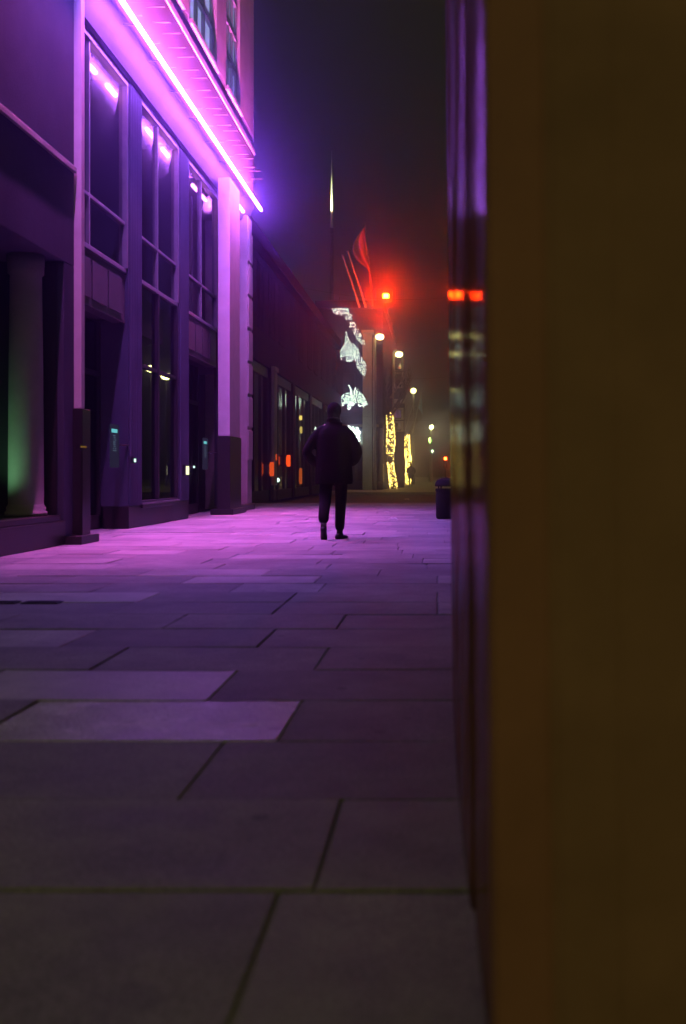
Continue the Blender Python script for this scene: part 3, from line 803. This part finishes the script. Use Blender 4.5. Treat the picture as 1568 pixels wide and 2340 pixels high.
tree(929, 935, 92, 4.35, 'farther bare street tree with a bright yellow wrapped trunk behind the two walkers', 'dense warm yellow fairy lights on the farther trunk behind two walkers', 520, .045, 4.1, .25)

# ------------------------------------------------------------------ people
def remeshed(name, m, parent, mb=None, skel=None, vox=.016, sub=1):
    """one continuous surface out of a skin skeleton and rounded volumes"""
    bmv, bmf = [], []
    if skel:
        vs, es, rs = skel
        me = bpy.data.meshes.new('skeleton'); me.from_pydata(vs, es, []); o = bpy.data.objects.new('skeleton', me); C.objects.link(o)
        md = o.modifiers.new('skin', 'SKIN')
        sd = me.skin_vertices[0].data
        for i, r_ in enumerate(rs):
            sd[i].radius = (r_, r_) if not isinstance(r_, tuple) else r_
            sd[i].use_root = (i == 0)
        s2 = o.modifiers.new('sub', 'SUBSURF'); s2.levels = 2; s2.render_levels = 2
        dg = bpy.context.evaluated_depsgraph_get(); ev = o.evaluated_get(dg); em = ev.to_mesh()
        bmv += [v.co.copy() for v in em.vertices]; bmf += [tuple(p.vertices) for p in em.polygons]
        ev.to_mesh_clear(); bpy.data.objects.remove(o)
    if mb:
        b = len(bmv); bmv += [Vector(v) for v in mb.v]; bmf += [tuple(b + i for i in f) for f in mb.f]
    me = bpy.data.meshes.new('union'); me.from_pydata(bmv, [], bmf); o = bpy.data.objects.new('union', me); C.objects.link(o)
    rm = o.modifiers.new('remesh', 'REMESH'); rm.mode = 'VOXEL'; rm.voxel_size = vox
    sm = o.modifiers.new('smooth', 'SMOOTH'); sm.iterations = 4; sm.factor = .5
    dg = bpy.context.evaluated_depsgraph_get()
    nm = bpy.data.meshes.new_from_object(o.evaluated_get(dg))
    bpy.data.objects.remove(o)
    nm.materials.clear(); nm.materials.append(m)
    for p in nm.polygons: p.use_smooth = True
    r = bpy.data.objects.new(name, nm); C.objects.link(r); r.parent = parent
    return r

def person(loc, rz, label, lf, rf, hip=(0, 0, .93), elbows=.36, coat_bottom=.72, vox=.016, head_turn=0, group=None, s=1.0, heel=True):
    """lf / rf: ankle positions; hands pushed into the coat pockets"""
    T = thing('person', loc, label, 'person', group, world=False, rz=rz)
    T.scale = (s, s, s)
    hx, hy, hz = hip
    lk = ((lf[0] - .10) / 2 - .0, (lf[1] + hy) / 2 + .06, .50); rk = ((rf[0] + .09) / 2 + .005, (rf[1] + hy) / 2 + .05, .50)
    V = [(0, hy, hz), (0, hy, 1.12), (0, .02, 1.32), (0, .03, 1.46), (0, .045, 1.53), (0, .06, 1.60),
         (-.17, .02, 1.43), (-elbows, -.05, 1.14), (-.235, .13, .985), (-.17, .19, .95),
         (.17, .02, 1.43), (elbows - .04, -.05, 1.14), (.225, .13, .985), (.165, .19, .95),
         (-.095, hy, .88), lk, lf, (.095, hy, .88), rk, rf]
    E = [(0, 1), (1, 2), (2, 3), (3, 4), (4, 5), (3, 6), (6, 7), (7, 8), (8, 9), (3, 10), (10, 11), (11, 12), (12, 13), (0, 14), (14, 15), (15, 16), (0, 17), (17, 18), (18, 19)]
    Rr = [(.15, .11), (.135, .10), (.15, .105), (.10, .08), (.052, .052), (.05, .05), .058, .042, .032, .04, .058, .042, .032, .04, .085, .056, .036, .085, .056, .036]
    hb = MB(); hb.ell((0, .075, 1.665), .074, .095, .108, 20, 14)
    hb.ell((0, .172, 1.65), .014, .022, .026, 10, 8); hb.ell((0, .10, 1.585), .05, .06, .035, 14, 8)
    hb.ell((0, .162, 1.605), .024, .012, .008, 10, 6); hb.ell((0, .15, 1.692), .055, .018, .012, 12, 6)
    for e in (-1, 1):
        hb.ell((e * .078, .07, 1.655), .012, .022, .034, 10, 8)
        hb.ell((e * .032, .158, 1.675), .014, .010, .009, 8, 6)
        for i in range(4):                                   # curled fingers of the hidden hands
            hb.ell((e * (.15 - .012 * i), .215 - .004 * i, .915 + .016 * i), .028, .012, .009, 8, 6)
        hb.ell((e * .155, .17, .985), .012, .03, .011, 8, 6)
    body = remeshed('body', M_SKIN, T, hb, (V, E, Rr), max(vox * .8, .012))
    # hair
    h = MB(); h.ell((0, .055, 1.683), .094, .115, .112, 22, 14); h.ell((0, .03, 1.61), .08, .085, .10, 16, 10)
    remeshed('hair', M_CLOTH, T, h, None, .012)
    # coat: torso loft + sleeves + collar
    c = MB()
    rings = [(coat_bottom, .245, .165, 0), (.80, .245, .17, 0), (.95, .235, .165, .0), (1.10, .225, .155, .0), (1.25, .232, .155, .01), (1.36, .228, .145, .015), (1.43, .19, .13, .02), (1.49, .115, .10, .03), (1.56, .082, .085, .045)]
    vs, fs = [], []
    n = 28
    for z, rx, ry, oy in rings:
        for i in range(n):
            a = 2 * math.pi * i / n
            wv = 1 + .02 * math.sin(a * 5 + z * 9)
            ca, sa = math.cos(a), math.sin(a)
            ex = .8
            vs.append((rx * wv * math.copysign(abs(ca) ** ex, ca), oy + ry * wv * math.copysign(abs(sa) ** ex, sa), z + .012 * math.sin(a * 3)))
    for j in range(len(rings) - 1):
        for i in range(n):
            k = (i + 1) % n
            fs.append((j * n + i, j * n + k, (j + 1) * n + k, (j + 1) * n + i))
    fs.append(tuple(range(n - 1, -1, -1))); fs.append(tuple((len(rings) - 1) * n + i for i in range(n)))
    c.add(vs, fs)
    c.tube([(-.085, .02, 1.545), (-.05, -.055, 1.57), (0, -.07, 1.575), (.05, -.055, 1.57), (.085, .02, 1.545)], .024, 8)
    sv = [(0, .02, 1.40), (-.165, .02, 1.415), (-.265, -.01, 1.29), (-elbows, -.05, 1.13), (-.29, .05, 1.03), (-.215, .14, .98), (.165, .02, 1.415), (.25, -.01, 1.29), (elbows - .04, -.05, 1.13), (.27, .05, 1.03), (.205, .14, .98)]
    se = [(0, 1), (1, 2), (2, 3), (3, 4), (4, 5), (0, 6), (6, 7), (7, 8), (8, 9), (9, 10)]
    remeshed('coat', M_CLOTH, T, c, (sv, se, [.10, .083, .078, .068, .066, .06, .083, .078, .068, .066, .06]), vox)
    # trousers
    tv = [(0, hy, .9), (-.1, hy, .84), (lk[0], lk[1], lk[2]), (lf[0], lf[1] - .0, lf[2] + .14), (lf[0], lf[1], lf[2] + .03), (.1, hy, .84), rk, (rf[0], rf[1], rf[2] + .14), (rf[0], rf[1], rf[2] - .0)]
    remeshed('trousers', M_TROUSER, T, None, (tv, [(0, 1), (1, 2), (2, 3), (3, 4), (0, 5), (5, 6), (6, 7), (7, 8)], [(.16, .12), .105, .083, .076, .074, .105, .083, .072, .072]), vox)
    # shoes
    for f_, out_, up in ((lf, -.04, heel), (rf, .22, False)):
        s_ = MB()
        prof = [(-.085, .032, .05), (-.06, .043, .075), (.0, .044, .085), (.06, .045, .066), (.12, .05, .05), (.17, .044, .042), (.205, .024, .03)]
        vs, fs = [], []
        for yv, hw, hh in prof:
            for i in range(12):
                a = 2 * math.pi * i / 12
                zz = math.sin(a)
                vs.append((hw * math.cos(a) * (1 if zz < 0 else .9), yv, hh * .5 + (hh * .5) * (zz if zz > -.6 else -1)))
        for j in range(len(prof) - 1):
            for i in range(12):
                k = (i + 1) % 12
                fs.append((j * 12 + i, j * 12 + k, (j + 1) * 12 + k, (j + 1) * 12 + i))
        fs.append(tuple(range(11, -1, -1))); fs.append(tuple((len(prof) - 1) * 12 + i for i in range(12)))
        s_.add(vs, fs)
        s_.lathe([(.043, .05), (.04, .12)], 12)
        o = s_.build('shoe', M_SHOE, T, smooth=True)
        o.rotation_euler = (R(-38) if up else 0, 0, -out_ * 1.6)
        o.location = (f_[0], f_[1], f_[2] - .085)
    if heel:
        s_ = MB(); s_.lathe([(.036, 0), (.04, .1)], 14, c=(lf[0], lf[1], lf[2])); s_.build('sock', M_SOCK, T, smooth=True)
    return T
pm = W(763, 1232, 13.7)
person((pm.x, 13.7, 0), 0, 'man in a dark coat walking away down the pavement, hands in pockets', (-.112, -.20, .17), (.072, .06, .085))
p1 = W(916, 1110, 78); p2 = W(939, 1110, 76)
person((p1.x, 78, .02), 0, 'distant walker in dark clothes between the two light wrapped trees', (-.10, .12, .085), (.09, -.08, .085), vox=.03, group='distant walkers by the lit trees', heel=False)
person((p2.x, 76, .02), R(180), 'distant walker in dark clothes covering the lower trunk of the farther lit tree', (-.09, .10, .085), (.10, -.10, .085), vox=.03, group='distant walkers by the lit trees', s=.95, heel=False)

# ------------------------------------------------------------------ near pillar on the right (slightly battered) and the building it belongs to
def batter(x, z): return x + .0105 * (EYE - z)
PIER_Y = 1.5
RB = thing('shopfront_pier', (.5, 1.8, 0), 'dark brown lacquered shopfront pier with two polished round beads along its edge', 'pillar')
def prism_profile(pts, z0, z1, nz):
    """closed horizontal profile extruded upwards with the batter"""
    mb = MB(); n = len(pts); vs, fs = [], []
    for j in range(nz + 1):
        z = z0 + (z1 - z0) * j / nz
        for x, y_ in pts: vs.append((batter(x, z), y_, z))
    for j in range(nz):
        for i in range(n):
            k = (i + 1) % n
            fs.append((j * n + i, j * n + k, (j + 1) * n + k, (j + 1) * n + i))
    fs.append(tuple(range(n - 1, -1, -1))); fs.append(tuple(nz * n + i for i in range(n)))
    mb.add(vs, fs); return mb
prof = [(.0705, PIER_Y + .02), (.074, PIER_Y + .006), (.080, PIER_Y), (.118, PIER_Y), (.125, PIER_Y + .003), (.165, PIER_Y + .003), (.175, PIER_Y - .001), (.25, PIER_Y - .001), (.26, PIER_Y + .003), (.36, PIER_Y + .003), (.37, PIER_Y),
        (.62, PIER_Y), (.635, PIER_Y + .003), (1.6, PIER_Y + .003), (1.6, 3.5), (.0705, 3.5)]
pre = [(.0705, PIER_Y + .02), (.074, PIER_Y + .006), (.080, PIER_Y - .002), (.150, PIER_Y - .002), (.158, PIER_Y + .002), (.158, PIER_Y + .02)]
prism_profile(pre, 0, 4.2, 12).build('red_glow_strip', M_REDGLOW, RB)  # strip split off the post to carry the painted red glow
prof = [(.0705, PIER_Y + .0205), (.1583, PIER_Y + .0205), (.1583, PIER_Y + .0025)] + [p for p in prof if p[0] > .16]
prism_profile(prof, 0, 4.2, 12).build('post', M_WOOD, RB)
def round_edge(xc, a, yc, b):
    pts = [(xc - a * math.cos(t * math.pi / 96), yc - b * math.sin(t * math.pi / 96)) for t in range(-30, 49)]
    pts += [(xc + .004, yc - b), (xc + .004, yc + b * .84)]
    prism_profile(pts, 0, 4.2, 60).build('rounded_edge', M_MOULD, RB, smooth=True)
round_edge(.0720, .0095, 2.0, .475); round_edge(.0580, .0127, 3.2, 1.17)
w = MB(); pts = [(.0615, 2.40), (.0700, 1.9), (.0700, 3.5), (.0615, 3.5)]
prism_profile(pts, 0, 4.2, 12).build('groove_strip', M_BLACK, RB)
D5 = thing('shop_building', (3, 14, 0), 'dark shop building behind the brown lacquered pier', 'building')
w = MB(); w.box(.62, 9, 3.6, 28.5, 0, 12.5); w.box(.5, .62, 3.6, 28.5, 3.9, 4.6)
for q in (7, 12, 17, 22, 27.6): w.box(.52, .62, q, q + .6, 0, 3.9)
w.build('wall', M_DARKSTONE, D5)
for a, b in ((3.8, 7), (7.6, 12), (12.6, 17), (17.6, 22), (22.6, 27.6)):
    w = MB(); w.box(.59, .615, a, b, .5, 3.8); w.build('window', M_GLASSDARK, D5)

for (px, wd_, lb) in ((12, .17, 'small iron service cover set in the paving at the picture edge, the shorter one'), (97, .24, 'longer iron service cover set in the paving below the pink lit pool')):
    Y = 6.9; X = (px - VX) * Y / F
    T = thing('service_cover', (X, Y, 0), lb, 'service cover', 'iron covers in the paving')
    w = MB(); w.box(X - wd_ / 2, X + wd_ / 2, Y - .06, Y + .06, -.01, .006); w.build('frame', M_BLACK, T)
    w = MB(); w.box(X - wd_ / 2 + .012, X + wd_ / 2 - .012, Y - .048, Y + .048, .0061, .008); w.build('lid', M_BIN, T)

# ------------------------------------------------------------------ litter bin and litter
bx = .17; by = 20.0
T = thing('litter_bin', (bx, by, 0), 'dark round waist-high litter bin beside the pillar edge', 'litter bin')
w = MB(); w.lathe([(.17, 0), (.19, .02), (.2, .05), (.2, .52), (.21, .54), (.21, .58)], 28, c=(bx, by, 0)); w.build('drum', M_BIN, T, smooth=False)
w = MB(); w.lathe([(.22, .62), (.22, .66), (.18, .74), (.08, .78), (.01, .79)], 28, c=(bx, by, 0))
for i in range(4):
    a = i * math.pi / 2 + .6; w.tube([(bx + .18 * math.cos(a), by + .18 * math.sin(a), .56), (bx + .18 * math.cos(a), by + .18 * math.sin(a), .64)], .015, 6)
w.build('lid', M_BIN, T)
for px, py, s_, lb in ((883, 1173, .07, 'small white scrap of paper litter, the farther one'), (898, 1190, .11, 'crumpled pale paper litter right of the walking man, the nearer one'), (930, 1143, .09, 'small pale scrap of litter by the kerb')):
    Y = F * EYE / (py - VY); X = (px - VX) * Y / F
    w = MB()
    n = 6; vs = []
    for i in range(n + 1):
        for j in range(n + 1):
            u, v = i / n - .5, j / n - .5
            vs.append((X + u * s_ * 1.6, Y + v * s_, .012 + s_ * .45 * abs(mnoise.noise(Vector((u * 4 + px, v * 4, 0)))) + .25 * s_ * (1 - 4 * u * u)))
    fs = [(i * (n + 1) + j, i * (n + 1) + j + 1, (i + 1) * (n + 1) + j + 1, (i + 1) * (n + 1) + j) for i in range(n) for j in range(n)]
    w.add(vs, fs); o = w.build('paper_scrap', M_PAPER)
    so = o.modifiers.new('thick', 'SOLIDIFY'); so.thickness = .004
    tag(o, lb, 'litter', 'paper litter on the pavement')

# ------------------------------------------------------------------ haze added to glow round the lamps like halation
hz = MB(); hz.box(-22, 22, -8, 135, -1.65, 32)
m, t, out = nodes('halation_haze')
pv = t.nodes.new('ShaderNodeVolumePrincipled')
pv.inputs['Color'].default_value = (.50, .42, 1.0, 1)
pv.inputs['Density'].default_value = .0115
pv.inputs['Absorption Color'].default_value = (1, 1, 1, 1)
pv.inputs['Density Attribute'].default_value = ''
pv.inputs['Anisotropy'].default_value = .966
t.links.new(pv.outputs[0], out.inputs['Volume'])
try: m.cycles.homogeneous_volume = True; m.cycles.volume_sampling = 'EQUIANGULAR'
except Exception: pass
tag(hz.build('haze', m), kind='stuff')

# ------------------------------------------------------------------ night sky
wd = bpy.data.worlds.new('World'); sc.world = wd; wd.use_nodes = True
nt = wd.node_tree; nt.nodes.clear()
o = nt.nodes.new('ShaderNodeOutputWorld'); bg = nt.nodes.new('ShaderNodeBackground')
tc = nt.nodes.new('ShaderNodeTexCoord'); sp = nt.nodes.new('ShaderNodeSeparateXYZ'); cr = nt.nodes.new('ShaderNodeValToRGB')
nt.links.new(tc.outputs['Generated'], sp.inputs[0]); mxv = nt.nodes.new('ShaderNodeVectorMath'); mxv.operation = 'DOT_PRODUCT'; mxv.inputs[1].default_value = (0, -.75, 1.0)
nt.links.new(tc.outputs['Generated'], mxv.inputs[0]); nt.links.new(mxv.outputs['Value'], cr.inputs[0]); nt.links.new(cr.outputs[0], bg.inputs[0]); nt.links.new(bg.outputs[0], o.inputs[0])
e = cr.color_ramp.elements
e[0].position = .1; e[0].color = (.0115, .0105, .0056, 1)
e[1].position = 1.0; e[1].color = (.162, .15, .048, 1)
bg.inputs[1].default_value = 1.0

# ------------------------------------------------------------------ camera and render
cd = bpy.data.cameras.new('camera'); co = bpy.data.objects.new('camera', cd); C.objects.link(co)
co.location = (0, 0, EYE); co.rotation_euler = (R(90), 0, 0)
cd.sensor_fit = 'VERTICAL'; cd.sensor_height = 36; cd.lens = 36 * F / 2340
cd.shift_x = -(VX - 784) / 2340; cd.shift_y = -(1170 - VY) / 2340
cd.clip_end = 1500; cd.clip_start = .05
cd.dof.use_dof = True; cd.dof.focus_distance = 26; cd.dof.aperture_fstop = 2.3
sc.camera = co
sc.render.engine = 'CYCLES'
sc.view_settings.view_transform = 'Standard'; sc.view_settings.look = 'None'
sc.view_settings.exposure = 0; sc.view_settings.gamma = 1
cy = sc.cycles
cy.max_bounces = 6; cy.diffuse_bounces = 2; cy.glossy_bounces = 3; cy.transparent_max_bounces = 12; cy.volume_bounces = 0; cy.transmission_bounces = 2
cy.sample_clamp_indirect = 1.5; cy.sample_clamp_direct = 0
cy.caustics_reflective = False; cy.caustics_refractive = False
cy.use_denoising = True
cy.use_light_tree = True
for q in list(bpy.data.objects):
    if 'world' in q: del q['world']
